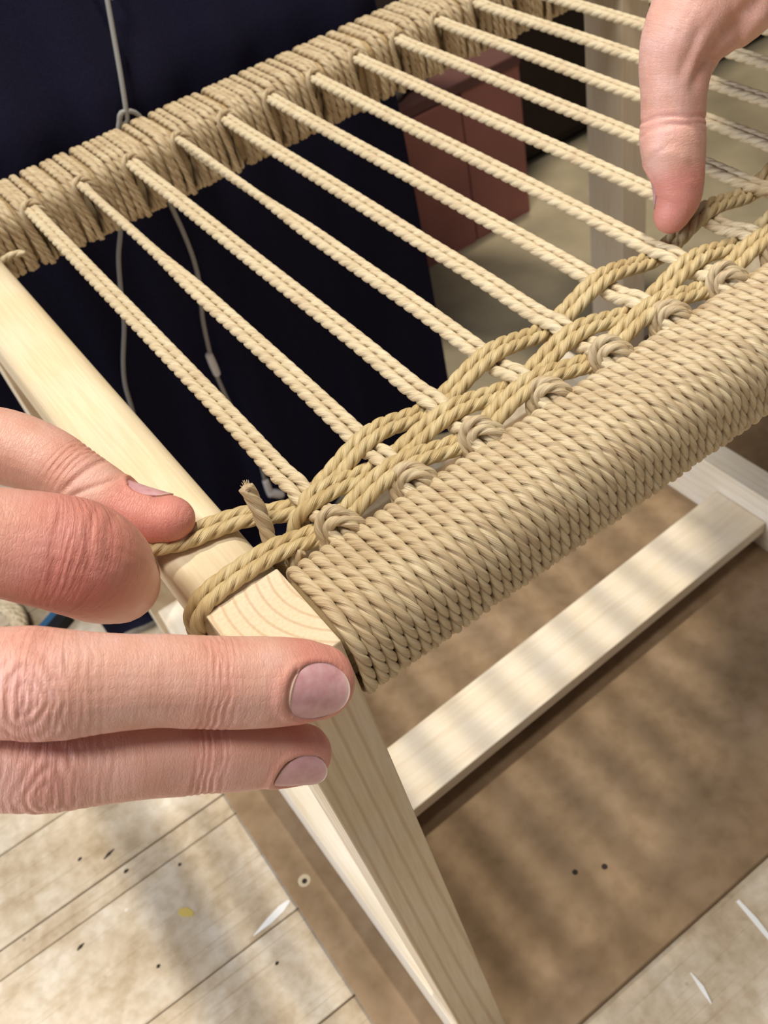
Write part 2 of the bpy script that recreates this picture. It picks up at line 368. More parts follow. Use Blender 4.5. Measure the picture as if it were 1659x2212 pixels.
# ---- MDF sheet on the floor
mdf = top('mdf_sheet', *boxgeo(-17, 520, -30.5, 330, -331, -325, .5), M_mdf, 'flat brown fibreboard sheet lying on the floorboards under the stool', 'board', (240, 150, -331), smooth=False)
def disc(name, x, y, z, r, mat, parent, h=.35, ring=None):
    n = 14; V = []; F = []
    for k in range(n): a = 2*math.pi*k/n; V.append((x+r*math.cos(a), y+r*math.sin(a), z+h*.5)); 
    for k in range(n): a = 2*math.pi*k/n; V.append((x+r*1.1*math.cos(a), y+r*1.1*math.sin(a), z-h))
    F = [list(range(n))]+[[k, n+k, n+(k+1) % n, (k+1) % n] for k in range(n)]
    return part(name, V, F, mat, parent, None, False)
o = disc('filled_hole', -6.3, 118.3, -325, 3.6, M_filler, mdf, .1); disc('nail_hole', -6.3, 117.9, -325, 1.5, M_hole, mdf, .3)
disc('nail_hole', 113.3, 26.1, -325, 1.5, M_hole, mdf, .25); disc('nail_hole', 127.5, 18.4, -325, 1.6, M_hole, mdf, .25)

# ================================================================ THE STOOL
stool = thing('footstool', 'pale pine footstool with a half woven paper cord seat, standing on the brown fibreboard sheet', 'stool', (200, 170, -325))
XR = 424.     # inner start of the right end
M_post = wood_mat('pine_back_leg', 'Z', (.72, .64, .53), (.70, .62, .51), .03, (300, 300, 0))
def leg(c_top, c_bot, z0=-325, z1=0, name='leg', mat=M_leg):
    (x0, x1, y0, y1), (a0, a1, b0, b1) = c_top, c_bot
    V, F = hexa([(a0, b0, z0), (a1, b0, z0), (a1, b1, z0), (a0, b1, z0), (x0, y0, z1), (x1, y0, z1), (x1, y1, z1), (x0, y1, z1)], .55, 2)
    return part(name, V, F, mat, stool, None, False)
leg((0, 24, 0, 34), (14.5, 34, -13, 9))
leg((0, 24, 306, 340), (8, 28, 322, 344))
leg((XR, XR+24, 0, 34), (XR-14, XR+8, -13, 9))
leg((XR, XR+23.5, 306, 340), (XR+1, XR+24, 307, 341), mat=M_post)
def rounded_rail(name, axis, a0, a1, sec, mat, n=None):
    """sec: closed cross-section points (u,v); axis X -> (y,z), axis Y -> (x,z)"""
    k = len(sec); V = []
    for a in np.linspace(a0, a1, n or 2):
        for (p, q) in sec: V.append((a, p, q) if axis == 'X' else (p, a, q))
    F = []
    m = n or 2
    for i in range(m-1):
        for j in range(k): F.append((i*k+j, i*k+(j+1) % k, (i+1)*k+(j+1) % k, (i+1)*k+j))
    F += [tuple(range(k))[::-1], tuple((m-1)*k+j for j in range(k))]
    return part(name, V, F, mat, stool)
def rrect(p0, p1, q0, q1, rads, seg=8):
    """rounded rectangle; radii for corners (p1,q1) (p0,q1) (p0,q0) (p1,q0)"""
    out = []
    for (cx, cy, a0), r in zip(((p1, q1, 0), (p0, q1, 90), (p0, q0, 180), (p1, q0, 270)), rads):
        sx = 1 if cx == p1 else -1; sy = 1 if cy == q1 else -1
        for k in range(seg+1):
            a = math.radians(a0+90*k/seg); out.append((cx-sx*r+r*math.cos(a), cy-sy*r+r*math.sin(a)))
    return out
for x0 in (0, XR):
    rounded_rail('side_rail', 'Y', 34, 306, rrect(x0-1.5, x0+24.5, -29, -.2, (8, 6, 9, 9)), M_railY, 6)
rounded_rail('front_rail', 'X', 24, XR, rrect(4, 30.5, -26, -3, (3, 8, 6, 3)), M_railX)
rounded_rail('rear_rail', 'X', 24, XR, rrect(308.6, 341, -23, 5, (4, 7, 3, 3)), M_railX)
part('lower_rail', *hexa([(11, -8, -325), (31, -8, -325), (31, 335, -325), (11, 335, -325), (11, -8, -285), (31, -8, -285), (31, 335, -285), (11, 335, -285)], .6, 2), M_runner, stool, None, False)
part('lower_rail', *boxgeo(359, 379, -10, 335, -325, -280, .6, 2), M_runner, stool, None, False)
part('rail_block', *boxgeo(378, 414, -10, 8, -325, -285, .6, 2), M_runner, stool, None, False)
V, F = hexa([(26, 98, -309), (358.8, 111, -309), (358.8, 152, -309), (26, 139, -309), (26, 98, -299.5), (358.8, 111, -299.5), (358.8, 152, -299.5), (26, 139, -299.5)], .6, 2)
part('stretcher', V, F, M_batten, stool, None, False)

# ---- cord wraps of the front rail
RW = 1.98; PIT = 26.5/7; X0 = 44.8
def section_path(y0, y1, z0, z1, rads, lean, seg=10):
    sec = rrect(y0, y1, z0, z1, rads, seg); sec = np.array(sec)
    # densify
    P = np.vstack([sec, sec[:1]]); d = np.r_[0, np.cumsum(np.linalg.norm(np.diff(P, axis=0), axis=1))]
    n = int(d[-1]/.8); s = np.linspace(0, d[-1], n, endpoint=False)
    y = np.interp(s, d, P[:, 0]); z = np.interp(s, d, P[:, 1])
    # start bottom inner; lean from one turn to the next
    k0 = int(np.argmin((y-y1)**2+(z-z0)**2)); y = np.roll(y, -k0); z = np.roll(z, -k0)
    f = np.arange(n)/n
    x = lean*(f-.5)*0.0 + lean*.5*np.sin((f-.5)*2*np.pi)*.55
    return np.stack([x, y, z], 1)
front_meshes = []
for k in range(5):
    C = section_path(.1, 31.4, -30.0, .1, (4.5, 12.5, 6.5, 5), PIT*.5)
    jit = rng.normal(0, .1, 6)
    C[:, 1] += .18*np.sin(C[:, 2]*.25+jit[0]*20); C[:, 2] += .12*np.sin(C[:, 1]*.3+jit[1]*30); C[:, 0] += .16*np.sin(C[:, 1]*.16+jit[2]*30)+.12*np.sin(C[:, 2]*.2+jit[3]*30)
    V, F, A = rope_geo(C, RW*1.05, RW*2*4.5, 1.3*k, 24, True)
    front_meshes.append(mesh('cord_wrap', V, F, M_cord, A, True, (0, 0, 0)))
base = np.array(stool['base'])
def wrap(me, x, rz=0, dy=0, dz=0, name='cord_wrap'):
    o = link(name, me, stool, Vector(((x-base[0])*U, (dy-base[1])*U, (dz-base[2])*U)), (0, 0, rz)); return o
x = X0-.5*PIT
while x-PIT > 25.5: x -= PIT
while x < XR-1.5:
    wrap(front_meshes[random.randrange(5)], x, random.uniform(-.004, .004), 0, random.uniform(-.15, .15)); x += PIT
# ---- cord wraps of the rear rail: five whole turns, then the pair's turns which leave the inner face open
XR0, SR = 48.8, 26.57
rear_meshes = []; rear_open = []
for k in range(4):
    C = section_path(307.2, 342.5, -24.5, 6.0, (5, 9, 3.5, 5), PIT*.5)
    C[:, 1] += .15*np.sin(C[:, 2]*.25+k); C[:, 0] += .12*np.sin(C[:, 2]*.2+2*k)
    V, F, A = rope_geo(C, RW*1.02, RW*2*3.9, .9*k, 18, True)
    rear_meshes.append(mesh('cord_wrap', V, F, M_cord, A, True, (0, 0, 0)))
Co = section_path(307.2, 342.5, -24.5, 6.0, (5, 9, 3.5, 5), PIT*.5)
k0 = int(np.argmin((Co[:, 1]-307.2)**2+(Co[:, 2]-1)**2)); Co = np.roll(Co, -k0, 0); Co = Co[(Co[:, 1] > 308.5) | (Co[:, 2] > 0) | (Co[:, 2] < -22)]
if Co[3, 2] < Co[0, 2]: Co = Co[::-1]
for k in range(2):
    V, F, A = rope_geo(Co, RW*1.02, RW*2*3.9, 2.*k, 18)
    rear_open.append(mesh('cord_wrap', V, F, M_cord, A, True, (0, 0, 0)))
x = XR0-.5*SR/7; k = -1
xs = XR0
pos = []
i0 = -1
for i in range(i0, 15):
    xi = XR0+SR*i
    for kk in range(7):
        xx = xi+(kk-.5)*SR/7
        if 26 < xx < XR-1.5:
            me = rear_open[kk] if kk < 2 else rear_meshes[random.randrange(4)]
            wrap(me, xx, random.uniform(-.006, .006), 0, random.uniform(-.15, .15))
# ---- warps, loops at both rails
NW = 14
for i in range(NW):
    xf = X0+26.5*i; xr = XR0+SR*i
    if xr > XR-4: break
    s = 1 if i % 2 == 0 else -1    # rows A and C pass under even-index (first) warp
    tw = {1: -.6, 3: -1.0}.get(i, 0)
    for sgn in (-1, 1):
        off_f, off_r = 2.02*sgn, 1.8*sgn
        def wz(y): return 0.3+(3.2-.3)*(y-34)/272.
        P = [(xf+off_f, 25, -2.2), (xf+off_f, 29, -1.2), (xf+off_f, 33.5, .3), (xf+off_f, 39, .5+1.15*s), (xf+off_f, 47, .5-1.15*s), (xf+off_f, 57, .6+1.1*s), (xf+off_f*1.0, 68, wz(68))]
        for y in (100, 140, 180, 220, 260, 290):
            f = (y-34)/272.; tz = (sgn*tw*1.6*max(0, (y-170)/120.)) if tw else 0
            sq = 1-.22*max(0, min(1, (y-200)/90.))*(1 if tw else .6)
            P.append((xf+(xr-xf)*f+off_r*sq*(.35 if (tw and y > 200) else 1), y, wz(y)+tz+.15*math.sin(y*.05+i)))
        P += [(xr+off_r*(.5 if tw else .85), 303, 3.4+(sgn*tw if tw else 0)), (xr+off_r*.8, 309, 3.2)]
        rope('warp_cord', P, 2.04, stool, M_warp, 2.04*2*4.1, 1.0, None, 18)
    # loop over the pair at the front rail
    j = rng.normal(0, .25, 8)
    up = .6+.5*s
    for q, P in enumerate((
            [(xf-6.0, 31.0, -13), (xf-5.6, 33.4, -6), (xf-4.9, 35.4, -1), (xf-3.6, 36.6+j[0], 2.4), (xf-1.4, 36.6, 4.2+up), (xf+1.6, 35.2, 4.9+up+j[2]*.4), (xf+4.0, 32.9, 3.8), (xf+5.8, 31.0, 1.6), (xf+6.4, 30, -1)],
            [(xf-2.8, 31.0, -13), (xf-3.0, 33.0, -6), (xf-3.0, 34.0, -1), (xf-2.2, 34.3, 2.2), (xf-.4, 33.5+j[1]*.5, 4.0), (xf+2.0, 32.0, 3.8), (xf+3.8, 30.2, 2.0), (xf+4.4, 29.2, -.6)])):
        rope('hitch_loop', P, 1.8, stool, M_cord, 1.8*2*4.2, .6, None, 18)
    # loop at the rear rail
    rope('hitch_loop', [(xr-1.0, 305.6, -25), (xr-2.2, 304.9, -14), (xr-3.7, 304.4, -4), (xr-4.2, 304.3, 1.5), (xr-3.2, 304.8, 5.2), (xr-.2, 305.6, 6.6), (xr+3.2, 305.3, 4.8), (xr+5.4, 304.7, 0), (xr+7, 305, -8), (xr+8, 305.4, -24)], 1.5, stool, M_cord, 1.5*8, .8, None, 18)
# ---- weft rows
def weave_z(x, row_sign, amp=2.7):
    ph = (x-X0)/26.5
    return .6-row_sign*amp*math.cos(math.pi*ph)
def crow(x):
    return float(np.interp(x, [13, 30, 44, 60, 80, 96, 120, 150, 180, 210, 240, 270, 330, 430], [60.5, 57, 52.5, 54.5, 58, 58.5, 60, 62, 64, 65, 67, 69, 72, 76]))
xs_w = np.arange(52, XR-2, 3.3)
for sgn in (-1, 1):
    # one continuous strand: row B <- under the side rail <- row A
    yA = lambda x: 39.0+.5*math.sin(x*.12); yB = lambda x: 47.6+.6*math.sin(x*.09+1)
    P = [(x, yA(x)+2.08*sgn, weave_z(x, 1)) for x in xs_w[::-1]]
    P += [(44, 38.5+2.08*sgn, -2.6), (37, 38.4+2.08*sgn, -1.2), (30, 38.6+2.08*sgn, .8), (24, 38.4+2.1*sgn, 2.0), (14, 38.0+2.1*sgn, 2.3), (5, 37.3+2.1*sgn, 2.0), (-.2, 36.8+2.1*sgn, .2), (-3.2, 36.6+2.1*sgn, -4), (-3.9, 36.6+2.1*sgn, -12), (-3.6, 36.8+2.1*sgn, -24), (-.5, 37+2.1*sgn, -30), (8, 38+2.1*sgn, -31.4), (20, 40+2.1*sgn, -31), (29, 42.5+2.1*sgn, -25), (33.5+sgn*1.6, 44.5+.6*sgn, -12), (37+sgn*1.9, 45.4+.3*sgn, -3.5), (41+sgn*1.4, 46.2+1.2*sgn, 2.2)]
    P += [(46, 46.7+2.08*sgn, 3.3)]+[(x, yB(x)+2.08*sgn, weave_z(x, -1)) for x in xs_w]
    rope('weft_cord', P, 2.2, stool, M_weft, 2.2*2*3.7, .8, None, 18)
    P = [(-12, 70+1.3*sgn, 8), (-7, 66.5+1.4*sgn, 6.2+sgn*.4), (0, 63+1.6*sgn, 4.6), (8, 60.8+2.08*sgn, 3.1), (18, 59+2.1*sgn, 2.4), (27, 57+2.1*sgn, 1.2), (36, 54+2.1*sgn, -1.5), (44, 52+2.1*sgn, -2.1)]
    P += [(x, crow(x)+2.1*sgn, weave_z(x, 1, 2.7)) for x in xs_w]
    rope('weft_cord', P, 2.2, stool, M_weft, 2.2*2*3.7, .8, None, 18)
# ---- cut tail standing beside the leg, frayed tail at the back
rope('cord_tail', [(27.5, 43.2, -22), (27.3, 43.3, -8), (27.6, 43.6, 0), (28.4, 45.6, 6.2), (28.9, 48, 12), (28.6, 50.5, 17.5)], 2.35, stool, M_cord, 18, .7, None, 18, 'cut cord end standing upright')
for k in range(26):
    a = rng.uniform(0, 6.28); r = rng.uniform(.3, 1.8); b0 = np.array((28.6+r*math.cos(a), 50.5+r*math.sin(a), 17)); 
    V, F = tube_geo([b0, b0+np.array((math.cos(a)*.7, math.sin(a)*.7, 1.0))*rng.uniform(.5, 1.3)], .09, 4)
    if k == 0: FV, FF = list(V), [list(f) for f in F]
    else:
        n0 = len(FV); FV += list(V); FF += [[q+n0 for q in f] for f in F]
o = part('frayed_fibres', FV, FF, M_cord, stool, {'rp': np.array(FV)*.3}); o['kind'] = 'stuff'
rope('cord_tail', [(25, 306, -13), (28, 303.8, -12), (31, 302.6, -11.2), (34.5, 301.4, -11.5), (36.5, 300.6, -12.5)], 1.7, stool, M_warp, 12, .7, None, 18, 'short frayed cord end at the rear rail')
# underside packing of the wraps next to the leg
rope('cord_tail', [(27, 33.5, -16), (27.8, 34.6, -9), (30, 35.2, -3.5), (33, 34.8, -.5)], 1.8, stool, M_cord, 14, .7, None, 18, 'cord end tucked beside the leg')

# ================================================================ BODY HELPERS
def chain(stations, sub_=None):
    """stations: (px,py,depth,r_px) -> world centre/radius rows (x,y,z,r)"""
    out = []
    for s in stations:
        p = pt(s[0], s[1], s[2]); out.append([*p, s[3]*s[2]/FPX])
    return np.array(out)
def tube_closed(Crow, ns=28, dors=None, flat=1.0):
    """closed tube with round ends from rows (x,y,z,r)"""
    S = catmull(Crow, 1.2); C, R = S[:, :3], S[:, 3]
    T, Nn, B = frames(C, False, dors)
    # hemispherical ends
    rowsC, rowsR, rT, rN, rB = [], [], [], [], []
    for k in range(6):
        a = math.pi/2*(k+.35)/6; rowsC.append(C[0]-T[0]*R[0]*math.cos(a)); rowsR.append(R[0]*math.sin(a)); rN.append(Nn[0]); rB.append(B[0])
    for c, r, n_, b_ in zip(C, R, Nn, B): rowsC.append(c); rowsR.append(r); rN.append(n_); rB.append(b_)
    for k in range(6):
        a = math.pi/2*(k+.65)/6; rowsC.append(C[-1]+T[-1]*R[-1]*math.sin(a)); rowsR.append(R[-1]*math.cos(a)); rN.append(Nn[-1]); rB.append(B[-1])
    rowsC = np.array(rowsC); rowsR = np.array(rowsR); rN = np.array(rN); rB = np.array(rB); n = len(rowsC); th = np.arange(ns)*2*np.pi/ns
    V = (rowsC[:, None, :]+rowsR[:, None, None]*(flat*np.cos(th)[None, :, None]*rN[:, None, :]+np.sin(th)[None, :, None]*rB[:, None, :])).reshape(-1, 3)
    i = np.arange(n-1)[:, None]; j = np.arange(ns)[None, :]; j2 = (j+1) % ns
    F = [list(f) for f in np.stack([i*ns+j, i*ns+j2, (i+1)*ns+j2, (i+1)*ns+j], -1).reshape(-1, 4)]
    F += [list(range(ns))[::-1], [(n-1)*ns+k for k in range(ns)]]
    return V, F
def fuse(parts, voxel, smooth_it=4):
    FV, FF = [], []
    for V, F in parts:
        n0 = len(FV); FV += [tuple(v) for v in V]; FF += [[int(q)+n0 for q in f] for f in F]
    me = bpy.data.meshes.new('tmp'); me.from_pydata(FV, [], FF); me.update()
    o = bpy.data.objects.new('tmp', me); COL.objects.link(o)
    m = o.modifiers.new('r', 'REMESH'); m.mode = 'VOXEL'; m.voxel_size = voxel; m.use_smooth_shade = True
    s = o.modifiers.new('s', 'SMOOTH'); s.factor = .5; s.iterations = smooth_it
    dg = bpy.context.evaluated_depsgraph_get(); ev = o.evaluated_get(dg); m2 = bpy.data.meshes.new_from_object(ev)
    n = len(m2.vertices); V = np.zeros(n*3); m2.vertices.foreach_get('co', V); V = V.reshape(-1, 3)
    Nv = np.zeros(n*3); m2.vertices.foreach_get('normal', Nv) if hasattr(m2.vertices[0], 'normal') else None; Nv = Nv.reshape(-1, 3)
    F = []
    lv = np.zeros(len(m2.loops), np.int32); m2.loops.foreach_get('vertex_index', lv)
    ls = np.zeros(len(m2.polygons), np.int32); m2.polygons.foreach_get('loop_start', ls)
    lt = np.zeros(len(m2.polygons), np.int32); m2.polygons.foreach_get('loop_total', lt)
    F = np.stack([lv[ls+k] for k in range(4)], 1) if (lt == 4).all() else [list(lv[a:a+b]) for a, b in zip(ls, lt)]
    bpy.data.objects.remove(o); bpy.data.meshes.remove(me); bpy.data.meshes.remove(m2)
    return V, Nv, F
CAMX, CAMY, CAMZ = CR[0], CR[1], CR[2]
def camdir(x, y, z): v = x*CAMX+y*CAMY+z*CAMZ; return v/np.linalg.norm(v)

def smooth01(x): x = np.clip(x, 0, 1); return x*x*(3-2*x)
def gauss(x, c, s): return np.exp(-.5*((x-c)/s)**2)
def vnoise(p, seed=0):
    """cheap smooth 3-d value noise"""
    r = np.random.default_rng(seed).random((16, 16, 16)); f = np.floor(p).astype(int); t = p-f; t = t*t*(3-2*t); f &= 15; g = (f+1) & 15
    c = lambda a, b, d: r[a, b, d]
    x00 = c(f[:, 0], f[:, 1], f[:, 2])*(1-t[:, 0])+c(g[:, 0], f[:, 1], f[:, 2])*t[:, 0]; x10 = c(f[:, 0], g[:, 1], f[:, 2])*(1-t[:, 0])+c(g[:, 0], g[:, 1], f[:, 2])*t[:, 0]
    x01 = c(f[:, 0], f[:, 1], g[:, 2])*(1-t[:, 0])+c(g[:, 0], f[:, 1], g[:, 2])*t[:, 0]; x11 = c(f[:, 0], g[:, 1], g[:, 2])*(1-t[:, 0])+c(g[:, 0], g[:, 1], g[:, 2])*t[:, 0]
    return ((x00*(1-t[:, 1])+x10*t[:, 1])*(1-t[:, 2])+(x01*(1-t[:, 1])+x11*t[:, 1])*t[:, 2])-.5

def creases(V, Nv, segs):
    d = np.zeros(len(V))
    for p0, p1, wd, am in segs:
        a, b = pt(*p0), pt(*p1); ab = b-a; t = np.clip((V-a) @ ab/(ab @ ab), -.15, 1.15); tt = smooth01(np.minimum(t+.15, 1.15-t)/.35)
        q = a+t[:, None]*ab; lat = (V-q) @ np.cross(ab/np.linalg.norm(ab), CR[2]); dep = (V-q) @ CR[2]
        d += am*np.exp(-.5*(lat/wd)**2)*tt*(np.abs(dep) < 14)
    return V+Nv*d[:, None]
class Digit:
    def __init__(s, stations, dors, joints=(), nail=None, red=(), flat=.94):
        s.S = chain(stations); s.px = [q[0:2] for q in stations]; s.dors = np.array(dors); s.flat = flat
        D = catmull(s.S, .8); s.C = D[:, :3]; s.R = D[:, 3]
        s.T, s.Nn, s.B = frames(s.C, False, s.dors); s.s = np.r_[0, np.cumsum(np.linalg.norm(np.diff(s.C, axis=0), axis=1))]
        s.joints = joints; s.nail = nail; s.red = red
    def geo(s): return tube_closed(s.S, 28, s.dors, s.flat)
    def param(s, V):
        """nearest centre line sample: arc length, normal/binormal offset, distance/radius"""
        idx = np.zeros(len(V), int); best = np.full(len(V), 1e9)
        for k0 in range(0, len(s.C), 4):
            d = np.linalg.norm(V-s.C[k0], axis=1); m = d < best; best[m] = d[m]; idx[m] = k0
        dv = V-s.C[idx]; t = s.s[idx]+np.einsum('ij,ij->i', dv, s.T[idx])
        a = np.einsum('ij,ij->i', dv, s.Nn[idx]); b = np.einsum('ij,ij->i', dv, s.B[idx])
        rad = np.sqrt(a*a+b*b); return t, a, b, rad/s.R[idx], best/s.R[idx]
    def at(s, px):   # arc length where the digit passes this station pixel column/row
        return s.s[int(np.argmin([np.linalg.norm(c-pt(*px)) for c in s.C]))]

def finish_hand(V, Nv, digits, seed):
    n = len(V); fc = V.copy()*1.0; mk = np.zeros((n, 3)); owner = np.full(n, 1e9); disp = np.zeros(n)
    for di, D in enumerate(digits):
        t, a, b, q, dist = D.param(V)
        own = (dist < owner) & (dist < 1.45); owner[own] = dist[own]
        fcd = np.stack([t+13.*di, a, b], 1); fc[own] = fcd[own]
        ang = np.arctan2(b, a)             # 0 = back of the finger
        mk[own, 2] = 1.; mk[own, 0] = .12; mk[own, 1] = 0; disp[own] = 0
        for (tj, kind, amt) in D.joints:
            u = t-tj; dm = smooth01((np.cos(ang)+.55)/1.0)
            wob = 2.0*vnoise(np.stack([u*.05+9*di, a*.16, b*.16], 1)+50, seed)+.6*vnoise(np.stack([u*.2, a*.4, b*.4], 1)+50, seed+1)
            if kind == 'pip':
                # oval folded skin over the knuckle: arcs bending around a centre
                lat = b; uu = u+wob
                el = np.sqrt((uu/1.0)**2+(lat*.62)**2)
                d = np.zeros(n)
                for rr, am, wd in ((2.1, -.22, .33), (4.0, -.32, .36), (6.1, -.24, .42), (8.2, -.12, .5)): d += am*gauss(el, rr, wd)
                for c0, am in ((-.6, -.3), (1.0, -.2)): d += am*gauss(uu, c0, .35)*gauss(lat, 0, 3.)
                for c0 in (-11.5, -9.6, 9.4, 11.4, 13.5): d += -.12*gauss(uu, c0, .3)
                d += .5*gauss(el, 0, 5.5)
                m = own & (dm > 0); disp[m] += (d*dm*amt)[m]
                k = gauss(u, 0, 6.5)*dm; mk[m, 0] = np.maximum(mk[m, 0], (k*.95)[m]); mk[m, 1] = np.maximum(mk[m, 1], (.30*gauss(u, 0, 5.5)*dm)[m])
            elif kind == 'dip':
                uu = u+wob; d = np.zeros(n)
                for c0, am, wd in ((-3.1, -.2, .35), (-1.5, -.32, .33), (.2, -.36, .35), (1.9, -.30, .33), (3.6, -.18, .35)): d += am*gauss(uu, c0, wd)
                m = own & (dm > 0); disp[m] += (d*dm*amt)[m]
                k = gauss(u, 0, 3.6)*dm; mk[m, 0] = np.maximum(mk[m, 0], (k*.7)[m]); mk[m, 1] = np.maximum(mk[m, 1], (.28*gauss(u, 0, 4)*dm)[m])
            elif kind == 'flex':     # palm-side crease line round the digit
                uu = u+wob*.8; m = own; disp[m] += (-amt*gauss(uu, 0, .5)-.5*amt*gauss(uu, 2.3, .4))[m]
                mk[m, 1] = np.maximum(mk[m, 1], (.25*gauss(u, 0, 3))[m])
            elif kind == 'red': m = own; mk[m, 1] = np.maximum(mk[m, 1], (amt*smooth01((t-tj)/9.))[m])
            elif kind == 'blush': m = own; mk[m, 1] = np.maximum(mk[m, 1], (amt*gauss(t, tj, 9))[m])
        if D.nail:
            (tn, L, Wd, rot) = D.nail; an = ang-rot; an = (an+np.pi) % (2*np.pi)-np.pi
            x = (t-tn)/(L/2); y = an*D.R[int(np.argmin(abs(D.s-tn)))]/(Wd/2)
            rr = (np.abs(x)**2.15+np.abs(y)**2.15)**(1/2.15)
            m = own & (rr < 1.7) & (np.abs(an) < 1.5)
            fold = -.75*smooth01((1.02-rr)/.10)+.42*gauss(rr, 1.13, .09)*smooth01((.85-x)/.5)
            disp[m] += fold[m]; mk[m, 1] = np.maximum(mk[m, 1], (.35*gauss(rr, 1.2, .2))[m])
            for q2, am in ((-1.32, -.14), (-1.5, -.1)): pass
    V2 = V+Nv*disp[:, None]
    V2 += Nv*(.10*vnoise(V*.55+30, seed+5)+.22*vnoise(V*.16+30, seed+6))[:, None]
    return V2, fc, mk
def nail_mesh(D, parent, label=None):
    (tn, L, Wd, rot) = D.nail; k = int(np.argmin(abs(D.s-tn))); 
    nu, nv_ = 26, 22; V = []; E = []; 
    for i in range(nu+1):
        for j in range(nv_+1):
            x = -1+2*i/nu; y = -1+2*j/nv_
            # map square to superellipse-like outline
            xx = x*math.sqrt(1-.5*y*y) ; yy = y*math.sqrt(1-.5*x*x)
            t = tn+xx*L/2; kk = int(np.argmin(abs(D.s-t))); R = D.R[kk]*.5+D.R[k]*.5
            a = rot+yy*(Wd/2)/D.R[k]
            r = R*(1.0)-.12+.28*(1-y*y)+.18*x*abs(x)
            # along the digit tangentially straight from the nail centre
            c = D.C[k]+D.T[k]*(t-D.s[k]); c = .55*c+.45*(D.C[kk]+D.T[kk]*(t-D.s[kk]))
            V.append(c+r*(D.flat*math.cos(a)*D.Nn[k]+math.sin(a)*D.B[k])); E.append(max(0, (x-.80)/.2)*.9 if x > .8 else (0.8 if x < -.94 else 0))
    n1 = nv_+1; F = [(i*n1+j, (i+1)*n1+j, (i+1)*n1+j+1, i*n1+j+1) for i in range(nu) for j in range(nv_)]
    V = np.array(V); nrm = math.cos(rot)*D.Nn[k]+math.sin(rot)*D.B[k]
    Vb = V-nrm*.9; n0 = len(V); VV = np.vstack([V, Vb]); FF = F+[tuple(q+n0 for q in f[::-1]) for f in F]
    ring = [i*n1 for i in range(nu+1)]+[nu*n1+j for j in range(1, n1)]+[i*n1+nv_ for i in range(nu-1, -1, -1)]+[j for j in range(nv_-1, 0, -1)]
    for p_, q_ in zip(ring, ring[1:]+ring[:1]): FF.append((p_, q_, q_+n0, p_+n0))
    o = part('fingernail', VV, FF, M_nail, parent, {'edge': np.array(E+E)})
    if label: o['label'] = label
    return o

person = thing('person', 'person in a navy apron behind the stool, thumb and fingers holding the cord', 'person', (120, 430, -331))
TOCAM = (0, 0, -1)
# ---------- right hand (left side of the picture)
middle = Digit([(-560, 1420, 206, 150), (-420, 1435, 208, 142), (-250, 1452, 210, 130), (-100, 1466, 212, 121), (0, 1474, 213, 121), (70, 1476, 214, 124), (140, 1478, 215, 119), (240, 1474, 218, 107), (340, 1471, 222, 101), (430, 1473, 226, 101), (500, 1475, 229, 101), (590, 1473, 233, 98), (650, 1472, 237, 92), (685, 1473, 240, 84)],
               camdir(0.0, .10, -1), flat=.95)
middle.joints = ((middle.at((75, 1476, 214)), 'pip', 1.0), (middle.at((455, 1475, 227)), 'dip', .8), (middle.at((560, 1474, 231)), 'red', .75))
middle.nail = (middle.at((650, 1473, 237)), 16.4, 15.6, .02)
ring = Digit([(-560, 1620, 222, 140), (-420, 1632, 220, 128), (-250, 1642, 219, 112), (-100, 1655, 220, 100), (20, 1662, 222, 94), (100, 1662, 224, 93), (180, 1657, 226, 88), (300, 1645, 230, 83), (400, 1638, 235, 82), (480, 1633, 238, 80), (560, 1628, 243, 77), (620, 1627, 247, 72), (652, 1628, 250, 66)],
             camdir(0, .45, -1), flat=.95)
ring.joints = ((ring.at((105, 1662, 224)), 'pip', .9), (ring.at((440, 1636, 237)), 'dip', 1.1), (ring.at((560, 1628, 243)), 'red', .6))
ring.nail = (ring.at((628, 1627, 247)), 14.5, 12.5, .16)
index = Digit([(-560, 1160, 216, 150), (-420, 1152, 222, 142), (-250, 1150, 227, 130), (-100, 1162, 231, 122), (0, 1172, 234, 120), (100, 1188, 238, 126), (170, 1205, 243, 128), (215, 1228, 252, 118), (240, 1246, 262, 103), (262, 1262, 272, 84), (280, 1258, 281, 70), (292, 1245, 287, 55)],
              camdir(0, -.15, -1), flat=.97)
index.joints = ((index.at((130, 1195, 240)), 'blush', .9), (index.at((120, 1192, 240)), 'dip', .45), (index.at((240, 1246, 262)), 'red', .35))
thumb = Digit([(-620, 1010, 262, 150), (-450, 960, 278, 130), (-250, 930, 288, 112), (-100, 948, 290, 98), (20, 968, 290, 93), (110, 1002, 289, 86), (200, 1060, 288, 80), (270, 1100, 287, 74), (330, 1118, 286, 67), (362, 1121, 285, 60)],
              camdir(.05, -1, .12), flat=.88)
thumb.joints = ((thumb.at((150, 1025, 288)), 'dip', .9), (thumb.at((215, 1070, 288)), 'red', .85))
thumb.nail = (thumb.at((300, 1112, 286)), 16, 14, -.12)
little = Digit([(-520, 1760, 238, 105), (-380, 1730, 246, 92), (-200, 1680, 262, 76), (-60, 1640, 274, 68), (60, 1620, 286, 62), (130, 1615, 293, 54)], camdir(0, 1, -.4))
wristR = (-980, 1330, 236, 190)
